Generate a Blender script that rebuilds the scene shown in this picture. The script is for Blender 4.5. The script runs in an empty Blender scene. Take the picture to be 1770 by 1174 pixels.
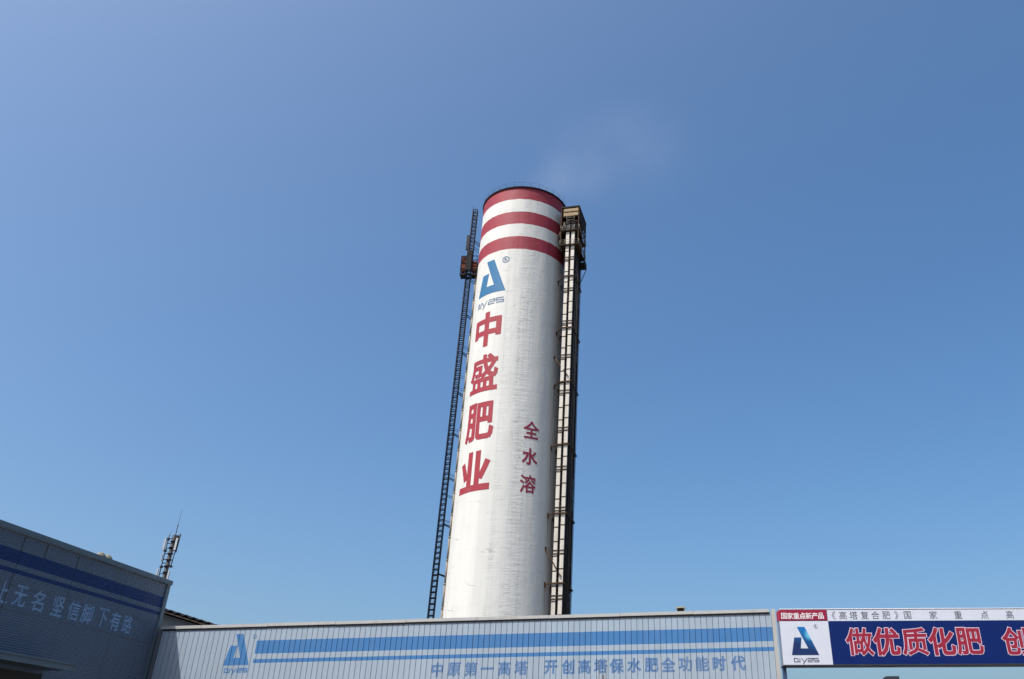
import bpy, bmesh, math, random
import numpy as np
from mathutils import Vector, Matrix
from mathutils.geometry import delaunay_2d_cdt

random.seed(7)
R = math.radians
scene = bpy.context.scene
col = scene.collection

# ------------------------------------------------------------------ camera
# The photograph is an off-centre crop of a wider frame, hence the lens shift.
CAM = Vector((0, 0, 1.6))
FPX, CX, CY, PITCH, ROLL = 1458.86, 1065.36, 545.10, 0.51045, -0.004547
cd = bpy.data.cameras.new("Camera")
cam = bpy.data.objects.new("Camera", cd)
col.objects.link(cam)
scene.camera = cam
cd.sensor_width = 36.0
cd.lens = FPX / 1770 * 36.0
cd.shift_x = -(CX - 885) / 1770
cd.shift_y = (CY - 587) / 1770
cd.clip_start, cd.clip_end = 0.1, 20000
F = Vector((0, math.cos(PITCH), math.sin(PITCH)))
U = Vector((0, -math.sin(PITCH), math.cos(PITCH)))
X = Vector((1, 0, 0))
rx = X * math.cos(ROLL) + U * math.sin(ROLL)
ux = U * math.cos(ROLL) - X * math.sin(ROLL)
cam.matrix_world = Matrix(((rx.x, ux.x, -F.x, CAM.x), (rx.y, ux.y, -F.y, CAM.y), (rx.z, ux.z, -F.z, CAM.z), (0, 0, 0, 1)))

# ------------------------------------------------------------------ daylight
SUN_AZ, SUN_EL = R(-48.3), R(60)
sdir = Vector((math.sin(SUN_AZ) * math.cos(SUN_EL), -math.cos(SUN_AZ) * math.cos(SUN_EL), math.sin(SUN_EL)))
sl = bpy.data.lights.new("Sun", 'SUN')
sl.energy, sl.angle, sl.color = 4.3, R(0.5), (1.0, 0.965, 0.91)
so = bpy.data.objects.new("Sun", sl)
so.rotation_euler = sdir.to_track_quat('Z', 'Y').to_euler()
so.location = (-40, -60, 120)
col.objects.link(so)
w = bpy.data.worlds.new("World")
scene.world = w
w.use_nodes = True
wn_ = w.node_tree
sky = wn_.nodes.new('ShaderNodeTexSky')
sky.sky_type = 'NISHITA'
sky.sun_disc = False
sky.sun_elevation = SUN_EL
sky.sun_rotation = R(180) - SUN_AZ
sky.altitude = 0
sky.air_density = 0.8
sky.dust_density = 4.5
sky.ozone_density = 2.0
hs = wn_.nodes.new('ShaderNodeHueSaturation')
hs.inputs['Saturation'].default_value = 1.3
wb = wn_.nodes.new('ShaderNodeMix')
wb.data_type, wb.blend_type = 'RGBA', 'MULTIPLY'
wb.inputs[0].default_value = 1.0
wb.inputs[7].default_value = (0.94, 1.0, 0.945, 1)     # white balance of the camera
wn_.links.new(sky.outputs[0], hs.inputs['Color'])
wn_.links.new(hs.outputs[0], wb.inputs[6])
wn_.links.new(wb.outputs[2], wn_.nodes['Background'].inputs[0])
wn_.nodes['Background'].inputs[1].default_value = 0.15
scene.view_settings.view_transform = 'Standard'
scene.view_settings.look = 'None'
scene.view_settings.exposure = 0.53
scene.view_settings.gamma = 1

# ------------------------------------------------------------------ materials
class NT:
    """small helper to write node trees"""
    def __init__(s, name):
        s.m = bpy.data.materials.new(name)
        s.m.use_nodes = True
        s.t = s.m.node_tree
        s.bsdf = s.t.nodes['Principled BSDF']
        s._obj = None
    def n(s, kind, **kw):
        nd = s.t.nodes.new(kind)
        for k, v in kw.items():
            setattr(nd, k, v)
        return nd
    def put(s, sock, v):
        if isinstance(v, bpy.types.NodeSocket):
            s.t.links.new(v, sock)
        elif v is not None:
            if isinstance(v, (tuple, list)) and len(v) == 3 and sock.type == 'RGBA':
                v = (*v, 1)
            sock.default_value = v
    def math(s, op, a, b=None, c=None, clamp=False):
        nd = s.n('ShaderNodeMath', operation=op, use_clamp=clamp)
        for i, v in enumerate((a, b, c)):
            if v is not None:
                s.put(nd.inputs[i], v)
        return nd.outputs[0]
    def xyz(s):
        if s._obj is None:
            tc = s.n('ShaderNodeTexCoord')
            sp = s.n('ShaderNodeSeparateXYZ')
            s.t.links.new(tc.outputs['Object'], sp.inputs[0])
            s._obj = (tc.outputs['Object'], sp.outputs[0], sp.outputs[1], sp.outputs[2])
        return s._obj
    def vec(s, x, y, z):
        nd = s.n('ShaderNodeCombineXYZ')
        for i, v in enumerate((x, y, z)):
            s.put(nd.inputs[i], v)
        return nd.outputs[0]
    def noise(s, vec, scale=1.0, detail=3, rough=0.55, dims='3D'):
        nd = s.n('ShaderNodeTexNoise', noise_dimensions=dims)
        s.put(nd.inputs['W' if dims == '1D' else 'Vector'], vec)
        nd.inputs['Scale'].default_value = scale
        nd.inputs['Detail'].default_value = detail
        nd.inputs['Roughness'].default_value = rough
        return nd.outputs[0]
    def remap(s, v, a, b, c, d):
        nd = s.n('ShaderNodeMapRange')
        for k, x in zip(('Value', 'From Min', 'From Max', 'To Min', 'To Max'), (v, a, b, c, d)):
            s.put(nd.inputs[k], x)
        return nd.outputs[0]
    def mix(s, fac, a, b, mode='MIX'):
        nd = s.n('ShaderNodeMix', data_type='RGBA', blend_type=mode)
        s.put(nd.inputs[0], fac)
        s.put(nd.inputs[6], a)
        s.put(nd.inputs[7], b)
        return nd.outputs[2]
    def bump(s, h, strength=0.3, dist=0.02):
        nd = s.n('ShaderNodeBump')
        nd.inputs['Strength'].default_value = strength
        nd.inputs['Distance'].default_value = dist
        s.put(nd.inputs['Height'], h)
        s.t.links.new(nd.outputs[0], s.bsdf.inputs['Normal'])
    def set(s, color=None, rough=None, metal=None, spec=None):
        s.put(s.bsdf.inputs['Base Color'], color)
        s.put(s.bsdf.inputs['Roughness'], rough)
        s.put(s.bsdf.inputs['Metallic'], metal)
        s.put(s.bsdf.inputs['Specular IOR Level'], spec)
        return s.m

def weathered(name, color, rough=0.5, amount=0.25, dirt=(0.12, 0.10, 0.08), streak=(1.2, 1.2, 0.12), metal=0.0, spec=0.4, scale=1.0):
    """painted surface with vertical streaks and blotches of dirt"""
    m = NT(name)
    o, x, y, z = m.xyz()
    v = m.vec(m.math('MULTIPLY', x, streak[0]), m.math('MULTIPLY', y, streak[1]), m.math('MULTIPLY', z, streak[2]))
    a = m.noise(v, 1.6 * scale, 4, 0.6)
    b = m.noise(o, 0.7 * scale, 3, 0.6)
    k = m.math('MULTIPLY', m.remap(a, 0.42, 0.75, 0, 1), m.remap(b, 0.3, 0.7, 0.25, 1))
    k = m.math('MULTIPLY', k, amount, clamp=True)
    c = m.mix(k, color, dirt)
    t = m.noise(o, 9 * scale, 2)
    c = m.mix(m.remap(t, 0.3, 0.7, 0, 0.10), c, (color[0] * 1.25, color[1] * 1.25, color[2] * 1.25))
    if 'sign_film' in name:
        # stretched film: soft sags and a seam every few metres
        sag = m.noise(m.vec(m.math('MULTIPLY', x, 0.8), y, m.math('MULTIPLY', z, 2.2)), 1.0, 3, 0.5)
        fr = m.math('ABSOLUTE', m.math('SUBTRACT', m.math('FRACT', m.math('DIVIDE', m.math('ADD', x, 0.9), 3.1)), 0.5))
        seam = m.remap(fr, 0.004, 0.0, 0.0, 0.5)
        c = m.mix(seam, c, (color[0] * 0.6, color[1] * 0.6, color[2] * 0.6))
        m.bump(sag, 0.2, 0.04)
    return m.set(c, m.remap(b, 0.3, 0.7, rough - 0.08, rough + 0.1), metal, spec)

M = {}
WHITE = (0.565, 0.558, 0.535)
RED = (0.255, 0.025, 0.042)

def tower_paint():
    m = NT("tower_paint")
    o, x, y, z = m.xyz()
    az = m.math('ARCTAN2', x, m.math('MULTIPLY', y, -1))
    u = m.math('MULTIPLY', az, 9.3)
    uz = lambda a, b: m.vec(m.math('MULTIPLY', u, a), m.math('MULTIPLY', z, b), 0.0)
    zw = m.math('ADD', z, m.remap(m.noise(uz(0.8, 0.4), 1, 2), 0.3, 0.7, -0.05, 0.05))
    def band(lo, hi):
        return m.math('MULTIPLY', m.math('GREATER_THAN', zw, lo), m.math('LESS_THAN', zw, hi))
    red = m.math('ADD', m.math('ADD', band(108.30, 120), band(102.06, 105.12)), band(95.88, 98.95), clamp=True)
    c = m.mix(red, WHITE, RED)
    # roller-wide vertical strips of slightly different coats of paint
    def hump(a, c0, wd_):
        """1 at azimuth c0 (degrees), falling to 0 at wd_ degrees either side"""
        d = m.math('ABSOLUTE', m.math('SUBTRACT', m.math('MULTIPLY', a, 57.29578), c0))
        return m.remap(d, wd_, wd_ * 0.35, 0.0, 1.0)
    strip = m.noise(m.math('ADD', u, 3.7), 0.30, 2, 0.6, dims='1D')
    c = m.mix(m.remap(strip, 0.42, 0.58, 0.0, 0.34), c, (0.80, 0.81, 0.84), 'MULTIPLY')
    scar = m.math('ADD', hump(az, 16, 13), m.math('MULTIPLY', hump(az, -5, 8), 0.55), clamp=True)
    scar = m.math('ADD', scar, m.math('MULTIPLY', hump(az, 36, 10), 0.35), clamp=True)
    c = m.mix(m.math('MULTIPLY', scar, 0.10), c, (0.80, 0.83, 0.88), 'MULTIPLY')
    streak = m.noise(uz(1.5, 0.02), 1.0, 5, 0.65)
    c = m.mix(m.math('MULTIPLY', m.remap(streak, 0.48, 0.75, 0.0, 0.45), m.math('ADD', m.math('MULTIPLY', scar, 0.8), 0.25)), c, (0.55, 0.55, 0.55), 'MULTIPLY')
    blot = m.noise(uz(0.22, 0.14), 1.0, 5, 0.62)
    c = m.mix(m.remap(blot, 0.50, 0.75, 0.0, 0.24), c, (0.62, 0.61, 0.57), 'MULTIPLY')
    # pour joints of the slip-formed concrete: thin, broken, slightly sagging horizontal lines
    wob = m.noise(uz(0.10, 0.35), 1.0, 3, 0.6)
    zz = m.math('ADD', m.math('DIVIDE', z, 2.9), m.remap(wob, 0.25, 0.75, -0.45, 0.45))
    fr = m.math('FRACT', zz)
    line = m.remap(m.math('ABSOLUTE', m.math('SUBTRACT', fr, 0.5)), 0.018, 0.0, 0.0, 1.0)
    brk = m.remap(m.noise(uz(0.16, 0.30), 1.0, 4, 0.65), 0.48, 0.60, 0.0, 1.0)
    line = m.math('MULTIPLY', line, brk, clamp=True)
    # wrinkles where the formwork stuck, only in a few vertical runs
    wr = m.noise(uz(0.28, 1.5), 1.0, 3, 0.6)
    wl = m.remap(m.math('ABSOLUTE', m.math('SUBTRACT', wr, 0.56)), 0.020, 0.0, 0.0, 1.0)
    wl = m.math('MULTIPLY', m.math('MULTIPLY', wl, scar), m.remap(m.noise(uz(0.3, 0.10), 1.0, 3, 0.6), 0.38, 0.58, 0.0, 1.0), clamp=True)
    c = m.mix(m.math('MULTIPLY', line, 0.7), c, (0.38, 0.37, 0.36), 'MULTIPLY')
    c = m.mix(m.math('MULTIPLY', wl, 0.8), c, (0.40, 0.40, 0.42), 'MULTIPLY')
    seam = m.math('ADD', m.math('ADD', hump(az, -7.6, 0.28), hump(az, 29.5, 0.22)), m.math('ADD', hump(az, 8.5, 0.18), hump(az, -33, 0.16)), clamp=True)
    seam = m.math('MULTIPLY', seam, m.remap(m.noise(uz(0.1, 0.09), 1.0, 3, 0.6), 0.40, 0.58, 0.0, 0.45))
    c = m.mix(seam, c, (0.45, 0.44, 0.43), 'MULTIPLY')
    pock = m.remap(m.noise(uz(1.4, 0.9), 1.0, 5, 0.75), 0.70, 0.77, 0.0, 0.6)
    c = m.mix(pock, c, (0.42, 0.40, 0.37), 'MULTIPLY')
    # thin ochre damp runs
    damp = m.math('MULTIPLY', m.remap(m.noise(uz(2.6, 0.05), 1.0, 3, 0.6), 0.62, 0.74, 0.0, 0.5), m.remap(m.noise(uz(0.12, 0.05), 1.0, 2), 0.52, 0.62, 0.0, 1.0), clamp=True)
    c = m.mix(damp, c, (0.66, 0.58, 0.46), 'MULTIPLY')
    fine = m.noise(uz(0.35, 2.0), 1.0, 3, 0.6)
    wide = m.noise(uz(0.30, 0.07), 1.0, 3, 0.5)
    h = m.math('ADD', m.math('MULTIPLY', fine, m.math('ADD', m.math('MULTIPLY', scar, 0.5), 0.08)), m.math('MULTIPLY', wide, 1.5))
    h = m.math('SUBTRACT', h, m.math('MULTIPLY', m.math('ADD', line, wl, clamp=True), 0.3))
    m.bump(h, 0.6, 0.16)
    return m.set(c, 0.62, 0, 0.3)

M['tower'] = tower_paint()
def faded(name, color, amount=0.25, pale=(0.75, 0.74, 0.72), scale=1.0):
    m = NT(name)
    o, x, y, z = m.xyz()
    n = m.noise(m.vec(x, y, m.math('MULTIPLY', z, 2.5)), 0.6 * scale, 5, 0.65)
    n2 = m.noise(o, 0.25 * scale, 2)
    c = m.mix(m.remap(n, 0.58, 0.78, 0, amount), color, pale)
    c = m.mix(m.remap(n2, 0.3, 0.7, 0, 0.18), c, (0.6, 0.58, 0.58), 'MULTIPLY')
    return m.set(c, 0.6, 0, 0.3)
M['sign_red_tower'] = faded("faded_red_paint", (0.275, 0.025, 0.040), 0.16, (0.5, 0.48, 0.47))
M['dark_red_tower'] = faded("dark_red_paint", (0.22, 0.020, 0.045), 0.12, (0.4, 0.38, 0.38))
M['emblem_blue'] = faded("emblem_blue_paint", (0.020, 0.125, 0.265), 0.10, (0.40, 0.42, 0.45))
M['emblem_dark'] = faded("slate_blue_paint", (0.06, 0.12, 0.20), 0.2, (0.5, 0.5, 0.5))
M['dark_steel'] = weathered("dark_steel", (0.010, 0.010, 0.012), 0.7, 0.4, (0.035, 0.018, 0.010), spec=0.12)
M['navy_steel'] = weathered("navy_steel_paint", (0.005, 0.010, 0.026), 0.6, 0.3, (0.02, 0.013, 0.01), spec=0.12)
M['rusty_steel'] = weathered("rusty_steel", (0.042, 0.025, 0.016), 0.8, 0.8, (0.12, 0.048, 0.018), spec=0.1)
M['rail_steel'] = weathered("grey_rail_paint", (0.17, 0.155, 0.13), 0.6, 0.5, (0.09, 0.045, 0.025), spec=0.2)
M['duct'] = weathered("cream_duct_paint", (0.50, 0.47, 0.42), 0.5, 0.7, (0.22, 0.155, 0.10), streak=(1.5, 1.5, 0.2))
M['cream_sheet'] = weathered("cream_sheet", (0.27, 0.195, 0.115), 0.7, 0.6, (0.10, 0.06, 0.035), spec=0.2)
M['dark_sheet'] = weathered("dark_blue_grey_sheet", (0.036, 0.033, 0.030), 0.8, 0.8, (0.022, 0.012, 0.008), spec=0.03)
M['rust_panel'] = weathered("rust_red_sheet", (0.12, 0.035, 0.020), 0.8, 0.6, (0.04, 0.017, 0.011), spec=0.12)
M['conduit'] = weathered("weathered_conduit", (0.20, 0.165, 0.13), 0.7, 0.5, (0.10, 0.07, 0.05))
M['rim'] = weathered("dark_rim_concrete", (0.012, 0.010, 0.014), 0.85, 0.3, (0.02,0.015,0.012), spec=0.1)

def stain(name, color, zc, zh):
    m = NT(name)
    o, x, y, z = m.xyz()
    n = m.noise(m.vec(m.math('MULTIPLY', x, 5), m.math('MULTIPLY', y, 5), m.math('MULTIPLY', z, 0.35)), 1.0, 4, 0.65)
    a = m.math('MULTIPLY', m.remap(n, 0.35, 0.7, 0, 1), 0.75)
    m.put(m.bsdf.inputs['Alpha'], a)
    return m.set(color, 0.8, 0, 0.2)
M['wall_stain'] = stain("brown_wall_stain", (0.16, 0.13, 0.10), 0, 1)
M['rust_stain'] = stain("rust_stain", (0.20, 0.11, 0.035), 0, 1)

def cladding(name, base, amount, dirt, tint=0.06):
    m = NT(name)
    o, x, y, z = m.xyz()
    v = m.vec(m.math('MULTIPLY', x, 1.6), m.math('MULTIPLY', y, 1.6), m.math('MULTIPLY', z, 0.10))
    st = m.noise(v, 1.4, 5, 0.62)
    bl = m.noise(o, 0.35, 4, 0.6)
    c = m.mix(m.remap(bl, 0.3, 0.7, 0, tint * 2), base, (base[0] * 1.22, base[1] * 1.12, base[2] * 1.12))
    c = m.mix(m.math('MULTIPLY', m.remap(st, 0.45, 0.8, 0, amount), m.remap(bl, 0.35, 0.65, 0.3, 1.0)), c, dirt)
    fl = m.remap(m.noise(o, 4.5, 4, 0.7), 0.70, 0.76, 0, 0.35)
    c = m.mix(fl, c, (base[0] * 0.75, base[1] * 0.72, base[2] * 0.7))
    if 'cladding' in name or 'stripe' in name:
        # every sheet (four ribs wide) has aged a little differently
        u = m.math('ADD', m.math('MULTIPLY', x, math.cos(-0.13457)), m.math('MULTIPLY', y, math.sin(-0.13457)))
        wnz = m.n('ShaderNodeTexWhiteNoise', noise_dimensions='1D')
        m.put(wnz.inputs['W'], m.math('FLOOR', m.math('DIVIDE', m.math('SUBTRACT', u, 0.24), 1.042)))
        c = m.mix(m.remap(wnz.outputs['Value'], 0, 1, 0.0, 0.20), c, (0.72, 0.72, 0.74), 'MULTIPLY')
        run = m.noise(m.vec(m.math('MULTIPLY', u, 5.0), 0.0, m.math('MULTIPLY', z, 0.16)), 1.0, 4, 0.65)
        c = m.mix(m.remap(run, 0.58, 0.76, 0.0, 0.42), c, (0.62, 0.58, 0.53), 'MULTIPLY')
        chip = m.remap(m.noise(m.vec(m.math('MULTIPLY', u, 3), 0.0, m.math('MULTIPLY', z, 3)), 1.0, 4, 0.8), 0.71, 0.74, 0.0, 0.5)
        c = m.mix(chip, c, (0.40, 0.42, 0.45))
    m.bump(m.noise(m.vec(m.math('MULTIPLY', x, 1), m.math('MULTIPLY', y, 1), m.math('MULTIPLY', z, 0.5)), 0.9, 3), 0.35, 0.08)
    return m.set(c, 0.5, 0.0, 0.35)
M['wall_grey'] = cladding("pale_grey_cladding", (0.280, 0.340, 0.410), 0.45, (0.22, 0.225, 0.23))
M['wall_blue'] = cladding("blue_stripe_cladding", (0.042, 0.150, 0.345), 0.5, (0.085, 0.16, 0.29), 0.06)
M['wall_text'] = cladding("faded_blue_lettering", (0.068, 0.145, 0.300), 0.8, (0.17, 0.23, 0.33), 0.14)
M['wall_mark'] = cladding("blue_mark_paint", (0.042, 0.150, 0.345), 0.5, (0.10, 0.18, 0.33), 0.05)
M['trim'] = cladding("grey_trim_sheet", (0.36, 0.36, 0.355), 0.45, (0.22, 0.20, 0.18))
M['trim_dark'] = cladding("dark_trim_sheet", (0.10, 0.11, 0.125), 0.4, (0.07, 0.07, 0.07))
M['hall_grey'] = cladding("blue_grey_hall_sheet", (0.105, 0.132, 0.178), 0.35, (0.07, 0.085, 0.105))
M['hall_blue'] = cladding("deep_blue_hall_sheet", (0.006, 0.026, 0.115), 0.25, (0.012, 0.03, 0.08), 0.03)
M['hall_text'] = cladding("pale_blue_hall_lettering", (0.22, 0.33, 0.48), 0.8, (0.14, 0.19, 0.26), 0.1)
M['hall_trim'] = cladding("slate_hall_trim", (0.105, 0.135, 0.155), 0.4, (0.065, 0.075, 0.08))
M['door'] = weathered("brown_grey_shutter", (0.060, 0.055, 0.052), 0.7, 0.5, (0.03, 0.025, 0.02), spec=0.1)
M['roof_dark'] = weathered("dark_roof_tiles", (0.012, 0.013, 0.018), 0.8, 0.4, (0.02, 0.017, 0.014), spec=0.1)
M['eave_wood'] = weathered("brown_eave_boards", (0.035, 0.024, 0.016), 0.8, 0.4)
M['gable'] = weathered("pale_gable_render", (0.115, 0.125, 0.14), 0.8, 0.3)
M['vent'] = weathered("galvanised_vent", (0.34, 0.32, 0.26), 0.45, 0.5, (0.16, 0.11, 0.07), metal=0.2)
M['vent_cream'] = weathered("cream_vent", (0.15, 0.145, 0.105), 0.7, 0.6, (0.08, 0.07, 0.045))
M['antenna_white'] = weathered("white_antenna_panel", (0.40, 0.41, 0.42), 0.4, 0.2)
M['pole_grey'] = weathered("dark_grey_pole", (0.022, 0.025, 0.030), 0.6, 0.3, spec=0.15)
M['sign_white'] = weathered("white_sign_film", (0.53, 0.545, 0.62), 0.35, 0.15, (0.33, 0.34, 0.36))
M['sign_blue'] = weathered("navy_sign_film", (0.005, 0.017, 0.105), 0.45, 0.2, (0.012, 0.028, 0.09), spec=0.1)
M['sign_red'] = weathered("crimson_sign_film", (0.25, 0.018, 0.046), 0.5, 0.15, (0.15, 0.02, 0.04), spec=0.1)
M['letter_red'] = weathered("crimson_letter_film", (0.26, 0.021, 0.043), 0.5, 0.15, (0.18, 0.02, 0.04), spec=0.1)
M['letter_pink'] = weathered("pale_pink_outline", (0.62, 0.47, 0.56), 0.4, 0.1)
M['letter_grey'] = weathered("charcoal_letter_film", (0.06, 0.065, 0.085), 0.5, 0.1)
M['letter_white'] = weathered("white_letter_film", (0.68, 0.64, 0.66), 0.4, 0.1)
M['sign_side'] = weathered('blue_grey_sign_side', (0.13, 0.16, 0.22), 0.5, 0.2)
M['riser'] = weathered('grey_riser_paint', (0.085, 0.082, 0.078), 0.6, 0.5, (0.05, 0.03, 0.02), spec=0.1)
M['pillar_grey'] = weathered('grey_pillar_paint', (0.16, 0.16, 0.165), 0.6, 0.2)
M['navy_post'] = weathered("navy_post_paint", (0.035, 0.06, 0.13), 0.4, 0.3)
M['black_edge'] = weathered("black_sign_edge", (0.015, 0.016, 0.024), 0.5, 0.2)

def printed_emblem():
    m = NT("printed_emblem")
    o, x, y, z = m.xyz()
    t = m.remap(z, 6.5, 7.7, 0, 1)
    c = m.mix(m.remap(m.math('ADD', z, m.math('MULTIPLY', x, 0.45)), 7.25, 8.05, 0, 1), (0.010, 0.026, 0.10), (0.010, 0.15, 0.42))
    d = m.math('SQRT', m.math('ADD', m.math('POWER', m.math('SUBTRACT', x, 1.237), 2), m.math('POWER', m.math('SUBTRACT', z, 7.30), 2)))
    c = m.mix(m.remap(d, 0.0, 0.26, 1.0, 0.0), c, (0.16, 0.58, 0.74))
    return m.set(c, 0.35, 0, 0.3)
M['emblem_print'] = printed_emblem()

def asphalt():
    m = NT("asphalt")
    o, x, y, z = m.xyz()
    a = m.noise(o, 0.12, 5, 0.6)
    b = m.noise(o, 30, 3, 0.7)
    c = m.mix(m.remap(a, 0.3, 0.7, 0, 1), (0.075, 0.072, 0.068), (0.125, 0.12, 0.112))
    c = m.mix(m.remap(b, 0.3, 0.7, 0, 0.35), c, (0.05, 0.05, 0.05))
    m.bump(b, 0.3, 0.01)
    return m.set(c, 0.85, 0, 0.3)
M['ground'] = asphalt()

# ------------------------------------------------------------------ object helpers
def tag(o, label=None, cat=None, group=None, kind=None):
    if label: o['label'] = label
    if cat: o['category'] = cat
    if group: o['group'] = group
    if kind: o['kind'] = kind
    elif label: o['kind'] = 'thing'
    return o

def thing(name, loc, label, cat, group=None, kind=None):
    o = bpy.data.objects.new(name, None)
    o.location = loc
    o.empty_display_size = 0.5
    col.objects.link(o)
    return tag(o, label, cat, group, kind)

def origin(p):
    v = Vector((0, 0, 0))
    while p is not None:
        v += p.location
        p = p.parent
    return v

class MB:
    """collects shapes in world coordinates, then links them as one mesh object"""
    def __init__(s):
        s.bm = bmesh.new()
        s.mi = 0
    def face(s, pts):
        vs = [s.bm.verts.new(p) for p in pts]
        f = s.bm.faces.new(vs)
        f.material_index = s.mi
        return f
    def hexa(s, p):
        """8 corners: bottom 4 ccw, top 4 ccw"""
        vs = [s.bm.verts.new(q) for q in p]
        for idx in ((3, 2, 1, 0), (4, 5, 6, 7), (0, 1, 5, 4), (1, 2, 6, 5), (2, 3, 7, 6), (3, 0, 4, 7)):
            f = s.bm.faces.new([vs[i] for i in idx])
            f.material_index = s.mi
        return s
    def frame_box(s, o, ex, ey, ez, a0, a1, b0, b1, c0, c1):
        """box in the frame (o; ex, ey, ez) between the given coordinates"""
        o = Vector(o)
        q = lambda a, b, c: o + ex * a + ey * b + ez * c
        return s.hexa([q(a0, b0, c0), q(a1, b0, c0), q(a1, b1, c0), q(a0, b1, c0), q(a0, b0, c1), q(a1, b0, c1), q(a1, b1, c1), q(a0, b1, c1)])
    def box(s, x0, x1, y0, y1, z0, z1):
        return s.frame_box((0, 0, 0), Vector((1, 0, 0)), Vector((0, 1, 0)), Vector((0, 0, 1)), x0, x1, y0, y1, z0, z1)
    def tube(s, a, b, r, n=8, r2=None, cap=True):
        a, b = Vector(a), Vector(b)
        d = (b - a).normalized()
        e = d.orthogonal().normalized()
        g = d.cross(e)
        r2 = r if r2 is None else r2
        ra, rb = [], []
        for i in range(n):
            t = 2 * math.pi * i / n
            v = e * math.cos(t) + g * math.sin(t)
            ra.append(s.bm.verts.new(a + v * r))
            rb.append(s.bm.verts.new(b + v * r2))
        for i in range(n):
            f = s.bm.faces.new((ra[i], ra[(i + 1) % n], rb[(i + 1) % n], rb[i]))
            f.smooth = n > 5
            f.material_index = s.mi
        if cap:
            s.bm.faces.new(ra[::-1]).material_index = s.mi
            s.bm.faces.new(rb).material_index = s.mi
        return s
    def bar(s, a, b, w, h=None):
        """square-section beam from a to b (w across, h in the upright direction)"""
        a, b = Vector(a), Vector(b)
        h = w if h is None else h
        d = (b - a).normalized()
        up = Vector((0, 0, 1)) if abs(d.z) < 0.95 else Vector((0, 1, 0))
        e = d.cross(up).normalized()
        g = e.cross(d).normalized()
        q = lambda p, i, j: p + e * (w / 2 * i) + g * (h / 2 * j)
        return s.hexa([q(a, -1, -1), q(a, 1, -1), q(b, 1, -1), q(b, -1, -1), q(a, -1, 1), q(a, 1, 1), q(b, 1, 1), q(b, -1, 1)])
    def build(s, name, mats, parent=None, bevel=0.0, label=None):
        if not isinstance(mats, (list, tuple)):
            mats = [mats]
        bmesh.ops.recalc_face_normals(s.bm, faces=s.bm.faces)
        off = origin(parent)
        if off.length > 0:
            bmesh.ops.translate(s.bm, vec=-off, verts=s.bm.verts)
        me = bpy.data.meshes.new(name)
        s.bm.to_mesh(me)
        s.bm.free()
        for m in mats:
            me.materials.append(m)
        o = bpy.data.objects.new(name, me)
        o.parent = parent
        col.objects.link(o)
        if bevel:
            b = o.modifiers.new("Bevel", 'BEVEL')
            b.width = bevel
            b.segments = 3
            b.limit_method = 'ANGLE'
        if label:
            o['label'] = label
        return o

def copy_part(o, parent):
    c = o.copy()
    c.parent = parent
    col.objects.link(c)
    return c

# ------------------------------------------------------------------ lettering
_font_cache = {}
def outline(ch):
    """triangles and outline edges of one glyph of Blender's own font, in em units"""
    if ch in _font_cache:
        return _font_cache[ch]
    cu = bpy.data.curves.new("glyph", 'FONT')
    cu.body = ch
    cu.resolution_u = 3
    ob = bpy.data.objects.new("glyph", cu)
    col.objects.link(ob)
    bpy.context.view_layer.update()
    me = ob.to_mesh()
    bm = bmesh.new()
    bm.from_mesh(me)
    bmesh.ops.remove_doubles(bm, verts=bm.verts, dist=1e-5)
    bmesh.ops.triangulate(bm, faces=bm.faces[:])
    tris = np.array([[v.co[:2] for v in f.verts] for f in bm.faces])
    edges = np.array([[v.co[:2] for v in e.verts] for e in bm.edges if len(e.link_faces) == 1])
    bm.free()
    ob.to_mesh_clear()
    bpy.data.objects.remove(ob)
    bpy.data.curves.remove(cu)
    _font_cache[ch] = (tris, edges)
    return tris, edges

def bold_glyph(ch, d):
    """the glyph with every stroke widened by d (em) on each side; returns (verts, tris)"""
    tris, edges = outline(ch)
    if d <= 0:
        v = tris.reshape(-1, 2)
        return v, np.arange(len(v)).reshape(-1, 3)
    pts, segs = [], []
    def add(p):
        pts.append(Vector((float(p[0]), float(p[1]))))
        return len(pts) - 1
    rects = []
    for a, b in edges:
        segs.append((add(a), add(b)))
        t = b - a
        L = np.hypot(*t)
        if L < 1e-6:
            continue
        t = t / L
        n = np.array([-t[1], t[0]])
        e = d * 0.98
        q = [a - t * e - n * d, b + t * e - n * d, b + t * e + n * d, a - t * e + n * d]
        i = [add(p) for p in q]
        segs += [(i[0], i[1]), (i[1], i[2]), (i[2], i[3]), (i[3], i[0])]
        rects.append((a, t, n, L + e, e))
    ov, oe, of = delaunay_2d_cdt(pts, segs, [], 0, 1e-5, False)[:3]
    V = np.array([v[:2] for v in ov])
    T = np.array([f for f in of if len(f) == 3])
    C = V[T].mean(1)
    ins = np.zeros(len(T), bool)
    for a, t, n, L, e in rects:
        p = C - a
        s, m = p @ t, p @ n
        ins |= (s > -e) & (s < L) & (np.abs(m) < d)
    for tri in tris:
        def sg(p, q):
            return (q[0] - p[0]) * (C[:, 1] - p[1]) - (q[1] - p[1]) * (C[:, 0] - p[0])
        s0, s1, s2 = sg(tri[0], tri[1]), sg(tri[1], tri[2]), sg(tri[2], tri[0])
        ins |= ((s0 >= 0) & (s1 >= 0) & (s2 >= 0)) | ((s0 <= 0) & (s1 <= 0) & (s2 <= 0))
    return V, T[ins]

def flat_bm(V, T):
    bm = bmesh.new()
    vs = [bm.verts.new((float(x), float(y), 0)) for x, y in V]
    for t in T:
        try:
            f = bm.faces.new([vs[i] for i in t])
            f.normal_update()
            if f.normal.z < 0:
                f.normal_flip()
        except ValueError:
            pass
    bmesh.ops.delete(bm, geom=[v for v in bm.verts if not v.link_faces], context='VERTS')
    bmesh.ops.remove_doubles(bm, verts=bm.verts, dist=1e-6)
    return bm

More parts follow.
